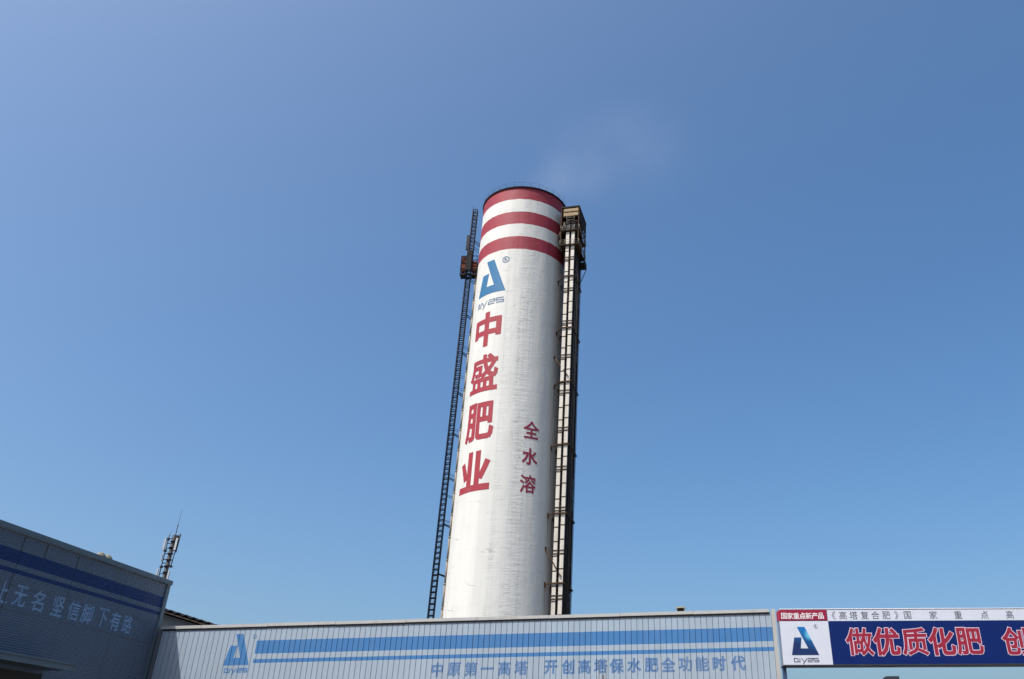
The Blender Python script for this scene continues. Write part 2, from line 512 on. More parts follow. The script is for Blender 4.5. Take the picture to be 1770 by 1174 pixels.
def glyph_bm(ch, d=0.0, fit=None, em=None, centre=None):
    """flat glyph in a local (x, y) plane, fitted to a box x0,x1,y0,y1 or placed by em size and centre of its ink"""
    V, T = bold_glyph(ch, d)
    used = V[np.unique(T)]
    lo, hi = used.min(0), used.max(0)
    if fit:
        x0, x1, y0, y1 = fit
        V = (V - lo) / (hi - lo) * np.array([x1 - x0, y1 - y0]) + np.array([x0, y0])
    else:
        V = (V - (lo + hi) / 2) * em + np.array(centre)
    return flat_bm(V, T)

def poly_bm(pts):
    bm = bmesh.new()
    f = bm.faces.new([bm.verts.new((x, y, 0)) for x, y in pts])
    f.normal_update()
    if f.normal.z < 0:
        f.normal_flip()
    bmesh.ops.triangulate(bm, faces=bm.faces[:])
    return bm

def stroke_bm(lines, wdt, close=False):
    """polylines of constant width with mitred corners"""
    bm = bmesh.new()
    for pts in lines:
        P = [Vector(p) for p in pts]
        n = len(P)
        L, Rr = [], []
        for i in range(n):
            if close:
                a, b = P[i - 1], P[(i + 1) % n]
            else:
                a, b = P[max(i - 1, 0)], P[min(i + 1, n - 1)]
            d1 = (P[i] - a).normalized() if (P[i] - a).length > 0 else (b - P[i]).normalized()
            d2 = (b - P[i]).normalized() if (b - P[i]).length > 0 else d1
            n1, n2 = Vector((-d1.y, d1.x)), Vector((-d2.y, d2.x))
            m = (n1 + n2).normalized()
            k = wdt / 2 / max(m.dot(n1), 0.35)
            L.append(bm.verts.new((*(P[i] + m * k), 0)))
            Rr.append(bm.verts.new((*(P[i] - m * k), 0)))
        for i in range(n if close else n - 1):
            j = (i + 1) % n
            f = bm.faces.new((Rr[i], Rr[j], L[j], L[i]))
            f.normal_update()
            if f.normal.z < 0:
                f.normal_flip()
    return bm

def scaled(pts, x0, y0, sx, sy):
    return [(x0 + x * sx, y0 + y * sy) for x, y in pts]

# the angular letters under the emblem, in unit boxes
ANGULAR = {
    'a': [[(0.62, 0.95), (0.0, 0.95), (0.0, 0.05), (0.62, 0.05)], [(0.62, 0.95), (0.72, 0.05), (1.0, 0.05), (1.0, 1.0)]],
    'y': [[(0.0, 1.0), (0.48, 0.05)], [(1.0, 1.0), (0.25, -0.55)]],
    'e': [[(0.0, 0.95), (1.0, 0.95), (1.0, 0.5), (0.0, 0.5), (0.0, 0.05), (1.0, 0.05)]],
    's': [[(1.0, 0.95), (0.0, 0.95), (0.0, 0.5), (1.0, 0.5), (1.0, 0.05), (0.0, 0.05)]],
}
EMBLEM = [(0.277, 1.0), (0.566, 1.0), (1.0, 0.0), (0.0, 0.0), (0.145, 0.621), (0.41, 0.621), (0.345, 0.234), (0.619, 0.234)]

def bisect_all(bm, axis, values):
    no = Vector((1, 0, 0)) if axis == 0 else Vector((0, 1, 0))
    for v in values:
        bmesh.ops.bisect_plane(bm, geom=bm.verts[:] + bm.edges[:] + bm.faces[:], dist=1e-6, plane_co=no * v, plane_no=no)

def finish_bm(bm, name, mat, parent, label=None, smooth=False):
    off = origin(parent)
    bmesh.ops.translate(bm, vec=-off, verts=bm.verts)
    for f in bm.faces:
        f.smooth = smooth
    me = bpy.data.meshes.new(name)
    bm.to_mesh(me)
    bm.free()
    me.materials.append(mat)
    o = bpy.data.objects.new(name, me)
    o.parent = parent
    col.objects.link(o)
    if label:
        o['label'] = label
    return o

# ------------------------------------------------------------------ ground
g = MB()
g.face([(-6000, -6000, 0), (6000, -6000, 0), (6000, 6000, 0), (-6000, 6000, 0)])
tag(g.build("ground", M['ground']), kind='structure')

# ------------------------------------------------------------------ the white tower
TX, TY, R0, TAP, TH = -19.826, 150.0, 9.947, 0.09738, 109.93
ZTOP = 111.4
def trad(z):
    return R0 * (1 - TAP * (z - 1.6) / TH)
def tpos(az_deg, z, out=0.0):
    a = R(az_deg)
    r = trad(z) + out
    return Vector((TX + r * math.sin(a), TY - r * math.cos(a), z))

tower = thing("prilling_tower", (TX, TY, 0), "tall white tower with red rings near its top and red writing down its side", "tower")
def shaft_mesh():
    mb = MB()
    n, rows = 192, 40
    grid = []
    for j in range(rows + 1):
        z = ZTOP * j / rows
        grid.append([mb.bm.verts.new(tpos(360 * i / n, z)) for i in range(n)])
    for j in range(rows):
        for i in range(n):
            f = mb.bm.faces.new((grid[j][i], grid[j][(i + 1) % n], grid[j + 1][(i + 1) % n], grid[j + 1][i]))
            f.smooth = True
    top = mb.bm.verts.new((TX, TY, ZTOP))
    edge = [mb.bm.verts.new(v.co) for v in grid[rows]]
    for i in range(n):
        mb.bm.faces.new((edge[i], edge[(i + 1) % n], top))
    return mb
shaft_mesh().build("shaft", M['tower'], tower)

def ring(mb, z0, z1, ro, ri, n=128, zc=None):
    c = Vector((TX, TY, 0))
    vs = []
    for i in range(n):
        a = 2 * math.pi * i / n
        d = Vector((math.sin(a), -math.cos(a), 0))
        vs.append([mb.bm.verts.new(c + d * r + Vector((0, 0, z))) for r, z in ((ri, z0), (ro, z0), (ro, z1), (ri, z1))])
    for i in range(n):
        j = (i + 1) % n
        for k in range(4):
            l = (k + 1) % 4
            mb.bm.faces.new((vs[i][k], vs[j][k], vs[j][l], vs[i][l]))
rim = MB()
rt = trad(ZTOP)
ring(rim, ZTOP - 0.16, ZTOP + 0.16, rt + 0.20, rt - 0.5)
rim.build("rim", M['rim'], tower)

nr = 64
railing = None
for zz in (1.15, 0.62):
    rails = MB()
    for i in range(nr):
        a0, a1 = 360 * i / nr, 360 * (i + 1) / nr
        p = lambda a: Vector((TX + (rt + 0.02) * math.sin(R(a)), TY - (rt + 0.02) * math.cos(R(a)), ZTOP + 0.16 + zz))
        rails.tube(p(a0), p(a1), 0.010 if zz < 1 else 0.014, 5, cap=False)
    bmesh.ops.remove_doubles(rails.bm, verts=rails.bm.verts, dist=1e-3)
    if railing is None:
        railing = rails.build("railing", M['dark_steel'], tower)
    else:
        rails.build("mid_rail", M['dark_steel'], railing)
for i in range(32):
    a = 360 * i / 32 + 2
    p = Vector((TX + (rt + 0.02) * math.sin(R(a)), TY - (rt + 0.02) * math.cos(R(a)), ZTOP + 0.16))
    MB().tube(p, p + Vector((0, 0, 1.2)), 0.028, 6).build("post", M['dark_steel'], railing)

# painted marks: flat drawings in (azimuth degrees, height) wrapped on the cone
def wrap(bm, out=0.025):
    lo = min(v.co.x for v in bm.verts)
    hi = max(v.co.x for v in bm.verts)
    bisect_all(bm, 0, [x for x in np.arange(math.ceil(lo / 2) * 2, hi, 2.0)])
    for v in bm.verts:
        v.co = tpos(v.co.x, v.co.y, out)
    return bm
big = [('中', 0.038, (-52.9, -12.7, 74.55, 82.1), ), ('盛', 0.026, (-54.0, -12.4, 65.15, 72.9)), ('肥', 0.030, (-54.0, -13.1, 55.55, 63.15)), ('业', 0.038, (-55.6, -13.1, 46.35, 53.7))]
for ch, d, fit in big:
    finish_bm(wrap(glyph_bm(ch, d, fit)), "painted_character", M['sign_red_tower'], tower, "large red painted character " + ch, True)
for ch, d, fit in [('全', 0.020, (19.6, 38.2, 55.85, 59.2)), ('水', 0.030, (19.4, 37.5, 50.95, 54.05)), ('溶', 0.018, (18.4, 36.6, 45.9, 49.15))]:
    finish_bm(wrap(glyph_bm(ch, d, fit)), "painted_character", M['dark_red_tower'], tower, "small dark red painted character " + ch, True)
finish_bm(wrap(poly_bm(scaled(EMBLEM, -54.2, 86.25, 43.3, 7.85))), "emblem", M['emblem_blue'], tower, None, True)
ANGULAR['n'] = [[(0.0, 0.0), (0.12, 0.97), (0.52, 0.97), (0.50, 0.03), (0.86, 0.03), (1.0, 1.0)]]
for ch, x0, wdt in (('n', -53.2, 6.8), ('y', -45.0, 9.2), ('e', -33.4, 8.9), ('s', -22.3, 9.8)):
    sx = [scaled(l, x0, 83.72, wdt, 1.08) for l in ANGULAR[ch]]
    # stroke in metres: convert azimuth degrees to arc length, draw, convert back
    kk = trad(84) * math.pi / 180
    bm = stroke_bm([[(x * kk, y) for x, y in l] for l in sx], 0.21)
    if ch in 'ay':
        pass
    for v in bm.verts:
        v.co.x /= kk
    finish_bm(wrap(bm), "emblem_letter", M['emblem_dark'], tower, None, True)
kk = trad(93.4) * math.pi / 180
rg = stroke_bm([[(0.66 * math.cos(2 * math.pi * i / 32), 0.66 * math.sin(2 * math.pi * i / 32)) for i in range(32)]], 0.19, True)
gl = glyph_bm('R', 0.05, (-0.30, 0.32, -0.36, 0.36))
tmp = bpy.data.meshes.new("tmp")
gl.to_mesh(tmp)
gl.free()
rg.from_mesh(tmp)
bpy.data.meshes.remove(tmp)
for v in rg.verts:
    v.co.x = -13.3 + v.co.x / kk
    v.co.y = 93.45 + v.co.y
finish_bm(wrap(rg), "registered_mark", M['emblem_dark'], tower, None, True)

# cable duct down the left flank
du = MB()
for j in range(24):
    z0, z1 = 96 * j / 24, 96 * (j + 1) / 24
    du.tube(tpos(-77, z0, 0.16), tpos(-77, z1, 0.16), 0.17, 8)
    du.tube(tpos(-77, z1 - 0.12, 0.16), tpos(-77, z1 + 0.12, 0.16), 0.23, 8)
du.build("cable_duct", M['conduit'], tower)

# rust runs below the elevator brackets
BRZ = [90.8, 79.05, 67.6, 55.3, 42.8, 31.1, 18.5]
for z, az in ((42.6, 54.4), (31.0, 52.8), (55.1, 56.6), (42.6, 61.5), (31.0, 61.0), (67.4, 59.4)):
    mb = MB()
    prev = None
    for j in range(13):
        zz = z - 0.6 * j
        hw = (0.9 - 0.06 * j) * 1.0
        cur = [mb.bm.verts.new(tpos(az - hw, zz, 0.012)), mb.bm.verts.new(tpos(az + hw, zz, 0.012))]
        if prev:
            mb.bm.faces.new((prev[0], prev[1], cur[1], cur[0]))
        prev = cur
    mb.build("rust_streak", M['rust_stain'], tower)

# ------------------------------------------------------------------ bucket elevator on the tower's right
EA = Vector((-10.90, 143.3, 0))
e1 = Vector((math.cos(R(10)), -math.sin(R(10)), 0))     # along the face with the ducts
e2 = Vector((math.sin(R(10)), math.cos(R(10)), 0))      # away from the camera
ez = Vector((0.0085, 0, 1))
el = thing("bucket_elevator", EA, "rusty steel elevator shaft with two pale ducts tied to the white tower's right side", "elevator")
EB = EA - ez * 26.5 + Vector((0, 0, 26.5))               # so that the frame passes through EA at z = 26.5
def ep(a, b, z):
    return EB + e1 * a + e2 * b + ez * z
for a0, jit in ((0.02, 0.0), (1.14, 0.35)):
    mb = MB()
    mb.frame_box(EB, e1, e2, ez, a0, a0 + 0.66, 0, 0.34, 0.3, 101.5)
    d = mb.build("duct", M['duct'], el)
    fl = MB()
    fl.frame_box(EB, e1, e2, ez, a0 - 0.05, a0 + 0.71, -0.05, 0.39, 1.2 + jit, 1.33 + jit)
    fl0 = fl.build("flange", M['rusty_steel'], d)
    for k in range(1, 40):
        c = copy_part(fl0, d)
        c.location = ez * (2.45 * k)
mb = MB()
for dz in (0, 0.55):
    mb.frame_box(EB, e1, e2, ez, -0.12, 1.92, -0.10, -0.052, 6.5 + dz, 6.63 + dz)
for a in (-0.12, 1.87):
    mb.frame_box(EB, e1, e2, ez, a, a + 0.05, -0.10, 0.80, 6.63, 7.05)
col0 = mb.build("collar", M['rusty_steel'], el)
for k in range(1, 13):
    c = copy_part(col0, el)
    c.location = ez * (7.35 * k)
# dark back casing, corner columns, cross bracing
mb = MB()
mb.frame_box(EB, e1, e2, ez, 0.05, 1.72, 0.35, 1.30, 0.3, 101.5)
for a in (0.25, 1.72):
    for b in (1.35, 3.4, 6.2):
        mb.frame_box(EB, e1, e2, ez, a - 0.09, a + 0.09, b - 0.09, b + 0.09, 0, 101.5)
for z in np.arange(2.5, 100, 2.45):
    mb.bar(ep(1.72, 0.9, z), ep(1.72, 6.2, z), 0.09)
    mb.bar(ep(0.25, 0.9, z), ep(0.25, 6.2, z), 0.09)
    mb.bar(ep(0.25, 6.2, z), ep(1.72, 6.2, z), 0.09)
for k, z in enumerate(np.arange(2.5, 96, 4.9)):
    b0, b1 = (1.35, 6.2) if k % 2 else (6.2, 1.35)
    mb.bar(ep(1.72, b0, z), ep(1.72, b1, z + 4.9), 0.08)
mb.build("lattice", M['dark_steel'], el)
mb = MB()
rs = random.Random(3)
for b0, b1 in ((1.55, 2.75), (2.85, 3.25), (3.6, 4.6), (4.75, 6.1)):
    z = 1.0
    while z < 98:
        h = 2.45 * rs.choice((1, 2, 2, 3))
        z1 = min(z + h, 99.5)
        dd = rs.uniform(-0.03, 0.05)
        mb.frame_box(EB, e1, e2, ez, 0.45, 1.64 + dd, b0, b1, z + 0.04, z1 - 0.04)
        z = z1
mb.build("dark_casing", M['dark_sheet'], el)
mb = MB()
for b in (2.0, 4.05, 6.3):
    mb.tube(ep(1.90, b, 0.2), ep(1.90, b, 99.5), 0.055, 6)
mb.tube(ep(1.92, 3.05, 0.2), ep(1.92, 3.05, 99.5), 0.09, 6)
mb.build("riser_pipe", M['riser'], el)
for i, z in enumerate(BRZ):
    az = (61.7, 60.7, 59.4, 56.7, 54.5, 52.9, 51.5)[i]
    mb = MB()
    p = tpos(az, z, 0.02)
    q = ep(-0.15, -0.16, z)
    q.z = z
    c = ep(2.05, -0.16, z); c.z = z
    dck = ep(2.05, 6.5, z); dck.z = z
    bk = ep(-0.15, 6.5, z); bk.z = z
    mb.bar(p, q, 0.16, 0.22)
    mb.bar(q + e1 * 0.01, c + e1 * 0.09, 0.15, 0.22)
    mb.bar(c + e2 * 0.09, dck, 0.15, 0.22)
    mb.bar(dck + e2 * 0.09, bk, 0.15, 0.2)
    v = (p - Vector((TX, TY, z))).normalized()
    mb.bar(p + Vector((0, 0, -0.45)), p + Vector((0, 0, 0.35)), 0.30, 0.3)
    p2 = tpos(az + 9, z - 0.35, 0.02)
    q2 = ep(-0.1, 1.4, z); q2.z = z - 0.35
    mb.bar(p2, q2, 0.14, 0.2)
    mb.bar(p2 + Vector((0, 0, -0.4)), p2 + Vector((0, 0, 0.35)), 0.28, 0.3)
    mb.build("bracket", M['rusty_steel'], el)
for za, aza, zb in ((73.6, 57.9, 67.9), (37.0, 52.5, 31.4)):
    mb = MB()
    a_ = tpos(aza, za, 0.05)
    m_ = ep(1.2, -0.42, zb + 1.2)
    b_ = ep(2.25, 0.9, zb)
    mb.tube(a_, m_, 0.09, 8)
    mb.tube(m_, b_, 0.09, 8)
    mb.bar(a_ + Vector((0, 0, -0.3)), a_ + Vector((0, 0, 0.3)), 0.3)
    mb.build("strut", M['rusty_steel'], el)

# head house on top of the elevator
hz0, hz1 = 97.9, 107.9
hp = lambda a, b, z: ep(a, b, z)
A0, A1, B0h, B1h = -1.15, 2.72, -0.35, 6.3
mb = MB()
mb.frame_box(EB, e1, e2, ez, A0 - 0.1, A1 + 0.06, B0h - 0.05, B1h + 0.1, 107.45, 107.75)
mb.build("roof", M['dark_steel'], el)
mb = MB()
for zA, zB in ((106.45, 107.15), (105.35, 106.15)):
    mb.frame_box(EB, e1, e2, ez, A0 + 0.55, A1 - 0.25, B0h, B0h + 0.08, zA, zB)
mb.build("fascia_panel", M['cream_sheet'], el)
mb = MB()
for a in (A0 + 0.1, A1 - 0.1):
    for b in (B0h + 0.15, 3.0, B1h - 0.1):
        mb.frame_box(EB, e1, e2, ez, a - 0.11, a + 0.11, b - 0.11, b + 0.11, 98.2, 107.45)
for z in (98.05, 101.6):
    mb.frame_box(EB, e1, e2, ez, A0, A1 - 0.03, B0h, B1h, z, z + 0.16)
for z in (103.9, 105.2, 106.3, 107.25):
    for b in (B0h + 0.15, B1h - 0.1):
        mb.bar(ep(A0 + 0.1, b, z), ep(A1 - 0.1, b, z), 0.12, 0.16)
    for a in (A0 + 0.1, A1 - 0.1):
        mb.bar(ep(a, B0h, z), ep(a, B1h, z), 0.12, 0.16)
for z0, z1 in ((98.3, 101.5), (101.8, 105.1)):
    mb.bar(ep(A1 - 0.1, 0, z0), ep(A1 - 0.1, 3.0, z1), 0.1)
    mb.bar(ep(A1 - 0.1, 3.0, z1), ep(A1 - 0.1, 6.1, z0), 0.1)
mb.build("head_frame", M['rusty_steel'], el)
mb = MB()
mb.frame_box(EB, e1, e2, ez, A1 - 0.02, A1 + 0.03, 0.3, B1h, 104.2, 107.44)
mb.frame_box(EB, e1, e2, ez, A0 + 0.15, A1 - 0.2, 3.2, 3.3, 98.3, 107.2)
mb.frame_box(EB, e1, e2, ez, A0 + 0.0, A0 + 0.05, 0.5, B1h, 98.3, 107.2)
mb.frame_box(EB, e1, e2, ez, 0.2, 2.2, 1.2, 3.0, 98.3, 105.5)
mb.build("head_cladding", M['dark_sheet'], el)
for a0 in (0.02, 1.14):
    mb = MB()
    mb.frame_box(EB, e1, e2, ez, a0 + 0.02, a0 + 0.64, 0.02, 0.73, 101.78, 104.0)
    mb.tube(ep(a0 + 0.33, 0.0, 104.0), ep(a0 + 0.33, 1.1, 104.0), 0.52, 14)
    mb.build("head_pulley_casing", M['pole_grey'], el)
mb = MB()
mb.tube(ep(-0.2, 0.1, 104.0), tpos(60, 101.0, -0.2), 0.28, 10)
mb.build("discharge_chute", M['rail_steel'], el)
mb = MB()
def rail_run(mb, pts, z, n=4, h=1.15):
    for (a0, b0), (a1, b1) in zip(pts, pts[1:]):
        for hz in (0.12, 0.62, h):
            mb.tube(ep(a0, b0, z + hz), ep(a1, b1, z + hz), 0.045, 6)
        for k in range(n + 1):
            t = k / n
            a, b = a0 + (a1 - a0) * t, b0 + (b1 - b0) * t
            mb.tube(ep(a, b, z), ep(a, b, z + h), 0.045, 6)
rail_run(mb, [(A0 + 0.05, B0h - 0.06), (A1 + 0.02, B0h - 0.06)], 98.2, 4)
rail_run(mb, [(A0 + 0.05, B0h - 0.06), (A1 + 0.02, B0h - 0.06)], 101.76, 4)
rail_run(mb, [(0.1, B0h - 0.06), (1.7, B0h - 0.06)], 104.15, 1, 1.0)
rail_run(mb, [(A1 + 0.08, B0h), (A1 + 0.08, B1h)], 98.2, 5)
rail_run(mb, [(A1 + 0.08, B0h), (A1 + 0.08, B1h)], 101.76, 5)
mb.build("platform_railing", M['rail_steel'], el)
mb = MB()   # lower rear landing
mb.frame_box(EB, e1, e2, ez, 1.5, A1 + 0.25, 4.2, 6.9, 96.3, 96.5)
mb.frame_box(EB, e1, e2, ez, A1 + 0.15, A1 + 0.22, 4.2, 6.9, 96.5, 97.6)
mb.bar(ep(1.5, 6.8, 92.5), ep(A1 + 0.2, 6.8, 96.3), 0.12)
mb.build("landing", M['dark_steel'], el)

# ------------------------------------------------------------------ hoist mast on the tower's left
MX, MY = -31.32, 148.0
mslope = 0.0118
def mp(dx, dy, z):
    return Vector((MX + dx + mslope * (z - 26.7), MY + dy, z))
mast = thing("hoist_mast", (MX - 0.3, MY, 0), "dark navy lattice hoist mast rising along the left side of the white tower", "mast")
mb = MB()
W2 = 0.44
MTOP = 110.6
corners = [(-W2, -W2), (W2, -W2), (W2, W2), (-W2, W2)]
for dx, dy in corners:
    mb.tube(mp(dx, dy, 0), mp(dx, dy, MTOP), 0.095, 6)
mb.build("leg_frame", M['navy_steel'], mast)
mb = MB()
z, k = 0.3, 0
while z < MTOP:
    for i in range(4):
        a, b = corners[i], corners[(i + 1) % 4]
        mb.bar(mp(*a, z), mp(*b, z), 0.15)
        c, d = (a, b) if (k + i) % 2 else (b, a)
        if z + 0.95 < MTOP:
            mb.bar(mp(*c, z + 0.05), mp(*d, z + 0.9), 0.04)
    z += 0.95
    k += 1
mb.build("bracing", M['navy_steel'], mast)
mb = MB()
mb.bar(mp(-W2 - 0.16, 0, 0), mp(-W2 - 0.16, 0, MTOP + 1.0), 0.07)
mb.build("guide_rail", M['navy_steel'], mast)
for z, r in ((102.6, .07), (100.9, .05), (92.99, .07), (85.86, .035), (84.65, .09), (77.6, .035), (76.19, .09), (71.19, .03), (68.62, .035), (67.65, .09), (60.22, .035), (59.3, .09), (51.47, .035), (50.82, .08), (47.49, .05), (42.98, .04), (42.36, .09), (33.76, .09), (24.8, .09), (16, .09), (7, .09)):
    mb = MB()
    for dy in (-W2, W2):
        p = mp(W2, dy, z)
        az = -80 if dy < 0 else -90
        q = tpos(-84 if dy < 0 else -92, z - (0.25 if r > .06 else 0), 0.0)
        mb.tube(p, q, r, 6)
    if r > .06:
        mb.bar(tpos(-84, z - 0.7, 0.02), tpos(-84, z + 0.3, 0.02), 0.24)
    mb.build("wall_tie", M['navy_steel'], mast)
s0 = MB()
s0.frame_box(Vector((MX - mslope * 26.7 - W2 - 0.42, MY - 0.25, 0)), Vector((1, 0, 0)), Vector((0, 1, 0)), Vector((mslope, 0, 1)), -0.28, 0.20, 0, 0.5, 100.4, 104.0)
s0.build("control_panel", M['pole_grey'], mast)

cage = thing("hoist_cage", mp(0, 0, 93.5), "rust red hoist cage halted high on the dark mast", "hoist cage")
cx0 = mp(0, 0, 95.5)
zb, zt = 94.0, 98.35
mb = MB()
for dx in (-1.62, -0.62, 0.62, 1.75):
    for dy in (-0.75, 0.75):
        mb.box(cx0.x + dx - .06, cx0.x + dx + .06, MY + dy - .06, MY + dy + .06, zb, zt)
for z in (zb, zb + 1.3, zb + 2.7, zt):
    for dy in (-0.75, 0.75):
        mb.bar((cx0.x - 1.66, MY + dy, z), (cx0.x - 0.58, MY + dy, z), 0.12)
        mb.bar((cx0.x + 0.58, MY + dy, z), (cx0.x + 1.79, MY + dy, z), 0.12)
    mb.bar((cx0.x - 0.62, MY - 0.85, z), (cx0.x + 0.62, MY - 0.85, z), 0.14)
for a, b in (((-1.62, zb), (-0.62, zb + 1.3)), ((0.62, zb + 1.3), (1.75, zb)), ((-1.62, zb + 2.7), (-0.62, zt))):
    mb.bar((cx0.x + a[0], MY - 0.80, a[1]), (cx0.x + b[0], MY - 0.80, b[1]), 0.09)
mb.build("cage_frame", M['dark_steel'], cage)
for bx_ in ((cx0.x - 1.58, cx0.x - 0.66, MY - 0.70, MY + 0.70, zb + 0.75, zb + 2.55),
            (cx0.x - 1.58, cx0.x - 0.66, MY - 0.70, MY + 0.70, zb + 2.8, zt - 0.1),
            (cx0.x + 0.66, cx0.x + 1.71, MY - 0.70, MY + 0.70, zb + 0.9, zb + 1.7),
            (cx0.x + 0.66, cx0.x + 1.71, MY - 0.70, MY + 0.70, zb + 2.0, zb + 3.1)):
    MB().box(*bx_).build("side_panel", M['rust_panel'], cage)
mb = MB()
mb.box(cx0.x - 1.7, cx0.x + 1.83, MY - 0.82, MY - 0.5, zb - 0.3, zb - 0.08)
mb.box(cx0.x - 1.7, cx0.x + 1.83, MY + 0.5, MY + 0.82, zb - 0.3, zb - 0.08)
mb.box(cx0.x - 1.64, cx0.x - 0.62, MY - 0.5, MY + 0.5, zb - 0.28, zb - 0.10)
mb.box(cx0.x + 0.62, cx0.x + 1.77, MY - 0.5, MY + 0.5, zb - 0.28, zb - 0.10)
mb.build("cage_floor", M['dark_steel'], cage)
mb = MB()
mb.box(cx0.x - 0.5, cx0.x + 0.55, MY - 1.1, MY - 0.62, zb + 0.8, zt + 1.2)
mb.build("drive_unit", M['dark_steel'], cage)

# ------------------------------------------------------------------ the long pale warehouse in front
YAW = -0.13457
P0 = Vector((0, 40, 0))
wd = Vector((math.cos(YAW), math.sin(YAW), 0))
wn = Vector((math.sin(YAW), -math.cos(YAW), 0))
up = Vector((0, 0, 1))
UL, UR, WT = -22.30, 7.03, 8.36
PITCHW, GW, GD = 0.2605, 0.024, 0.030
rib0 = -22.06
groove = []
k = 0
while rib0 + k * PITCHW < UR - 0.15:
    groove.append(rib0 + k * PITCHW)
    k += 1
wprof = [(UL, 0.0)]
for gx in groove:
    wprof += [(gx - GW / 2 - 0.014, 0.0), (gx - GW / 2, 0.004), (gx - GW / 6, -GD), (gx + GW / 6, -GD), (gx + GW / 2, 0.004), (gx + GW / 2 + 0.014, 0.0)]
wprof += [(UR, 0.0)]
wpx = [p[0] for p in wprof]
wpd = [p[1] for p in wprof]
def wdepth(u):
    return float(np.interp(u, wpx, wpd))
def wall_at(u, z, out=0.0):
    return P0 + wd * u + wn * out + up * z

ware = thing("warehouse", wall_at(UL, 0), "long pale grey ribbed warehouse with two blue stripes and blue writing", "warehouse")
mb = MB()
rows = [(0, 6.755, 0), (6.755, 6.922, 1), (6.922, 7.162, 0), (7.162, 7.748, 1), (7.748, WT, 0)]
SL = -17.22        # where the stripes start
for zA, zB, blue in rows:
    mid = [SL] if blue else []
    xs = sorted(set(wpx + mid))
    prev = None
    for x in xs:
        d = wdepth(x)
        cur = (wall_at(x, zA, d), wall_at(x, zB, d))
        if prev:
            f = mb.face([prev[0], cur[0], cur[1], prev[1]])
            f.material_index = 1 if (blue and x > SL + 1e-6 and x <= 6.86) else 0
        prev = cur
bmesh.ops.remove_doubles(mb.bm, verts=mb.bm.verts, dist=1e-4)
mb.build("front_wall", [M['wall_grey'], M['wall_blue']], ware)
mb = MB()
D = 14.0
mb.frame_box(P0, wd, -wn, up, UL, UL + 0.12, 0.06, D, 0, WT - 0.1)
mb.frame_box(P0, wd, -wn, up, UR - 0.12, UR, 0.06, D, 0, WT - 0.1)
mb.frame_box(P0, wd, -wn, up, UL + 0.12, UR - 0.12, D - 0.12, D, 0, WT - 0.1)
mb.build("side_wall", M['wall_grey'], ware)
mb = MB()
mb.frame_box(P0, wd, -wn, up, UL + 0.12, UR - 0.12, 0.06, D - 0.12, 7.3, 7.45)
mb.build("roof", M['trim'], ware)
# coping in lengths with visible joints
joints = [UL + 0.02, -20.2, -16.81, -13.41, -9.98, -6.54, -3.2, 0.1, 3.41, 6.78]
for a, b in zip(joints, joints[1:]):
    mb = MB()
    dz = random.uniform(-0.008, 0.008)
    mb.frame_box(P0, wd, wn, up, a + 0.006, b - 0.006, -0.30, 0.046, WT + 0.015 + dz, WT + 0.15 + dz)
    mb.frame_box(P0, wd, wn, up, a + 0.006, b - 0.006, 0.020, 0.034, WT - 0.060 + dz, WT + 0.013 + dz)
    mb.bm.faces.ensure_lookup_table()
    for f in mb.bm.faces[-6:]:
        f.material_index = 1
    mb.build("coping", [M['trim'], M['dark_steel']], ware)
mb = MB()
mb.frame_box(P0, wd, wn, up, 6.86, UR + 0.01, -0.1, 0.052, 0, WT + 0.13)
mb.build("corner_post", M['trim'], ware)
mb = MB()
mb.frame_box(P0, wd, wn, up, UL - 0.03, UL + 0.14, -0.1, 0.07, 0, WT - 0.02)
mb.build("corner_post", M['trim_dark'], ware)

def on_wall(bm, name, mat, parent, label=None):
    lo = min(v.co.x for v in bm.verts)
    hi = max(v.co.x for v in bm.verts)
    bisect_all(bm, 0, [x for x in wpx if lo < x < hi])
    for v in bm.verts:
        v.co = wall_at(v.co.x, v.co.y, wdepth(v.co.x) + 0.004)
    return finish_bm(bm, name, mat, parent, label)
for ch, u, z in zip('中原第一高塔开创高塔保水肥全功能时代',
                    [-8.24, -7.459, -6.681, -5.925, -5.135, -4.367, -3.015, -2.239, -1.504, -0.773, -0.055, 0.716, 1.483, 2.218, 2.969, 3.697, 4.44, 5.26],
                    [6.30] * 18):
    finish = glyph_bm(ch, 0.026 if ch in '第高塔原能' else 0.034, em=0.61, centre=(u, z))
    on_wall(finish, "painted_character", M['wall_text'], ware)
for u0, z0, z1, wd2 in ((-0.87, 5.2, 6.55, 0.05), (-0.56, 4.9, 6.5, 0.07), (-0.70, 4.8, 5.95, 0.09)):
    on_wall(poly_bm([(u0, z0), (u0 + wd2, z0), (u0 + wd2, z1), (u0, z1)]), "rust_streak", M['wall_stain'], ware)
on_wall(poly_bm(scaled(EMBLEM, -18.69, 6.68, 1.28, 1.385)), "emblem", M['wall_mark'], ware)
for ch, x0, wdt in (('a', -18.57, 0.26), ('y', -18.24, 0.26), ('e', -17.93, 0.22), ('s', -17.65, 0.22)):
    on_wall(stroke_bm([scaled(l, x0, 6.37, wdt, 0.17) for l in ANGULAR[ch]], 0.045), "emblem_letter", M['wall_mark'], ware)
rg = stroke_bm([[(-17.36 + 0.085 * math.cos(2 * math.pi * i / 24), 7.93 + 0.085 * math.sin(2 * math.pi * i / 24)) for i in range(24)]], 0.02, True)
gl = glyph_bm('R', 0.0, (-17.395, -17.325, 7.885, 7.975))
tmp = bpy.data.meshes.new("tmp"); gl.to_mesh(tmp); gl.free(); rg.from_mesh(tmp); bpy.data.meshes.remove(tmp)
on_wall(rg, "registered_mark", M['wall_mark'], ware)

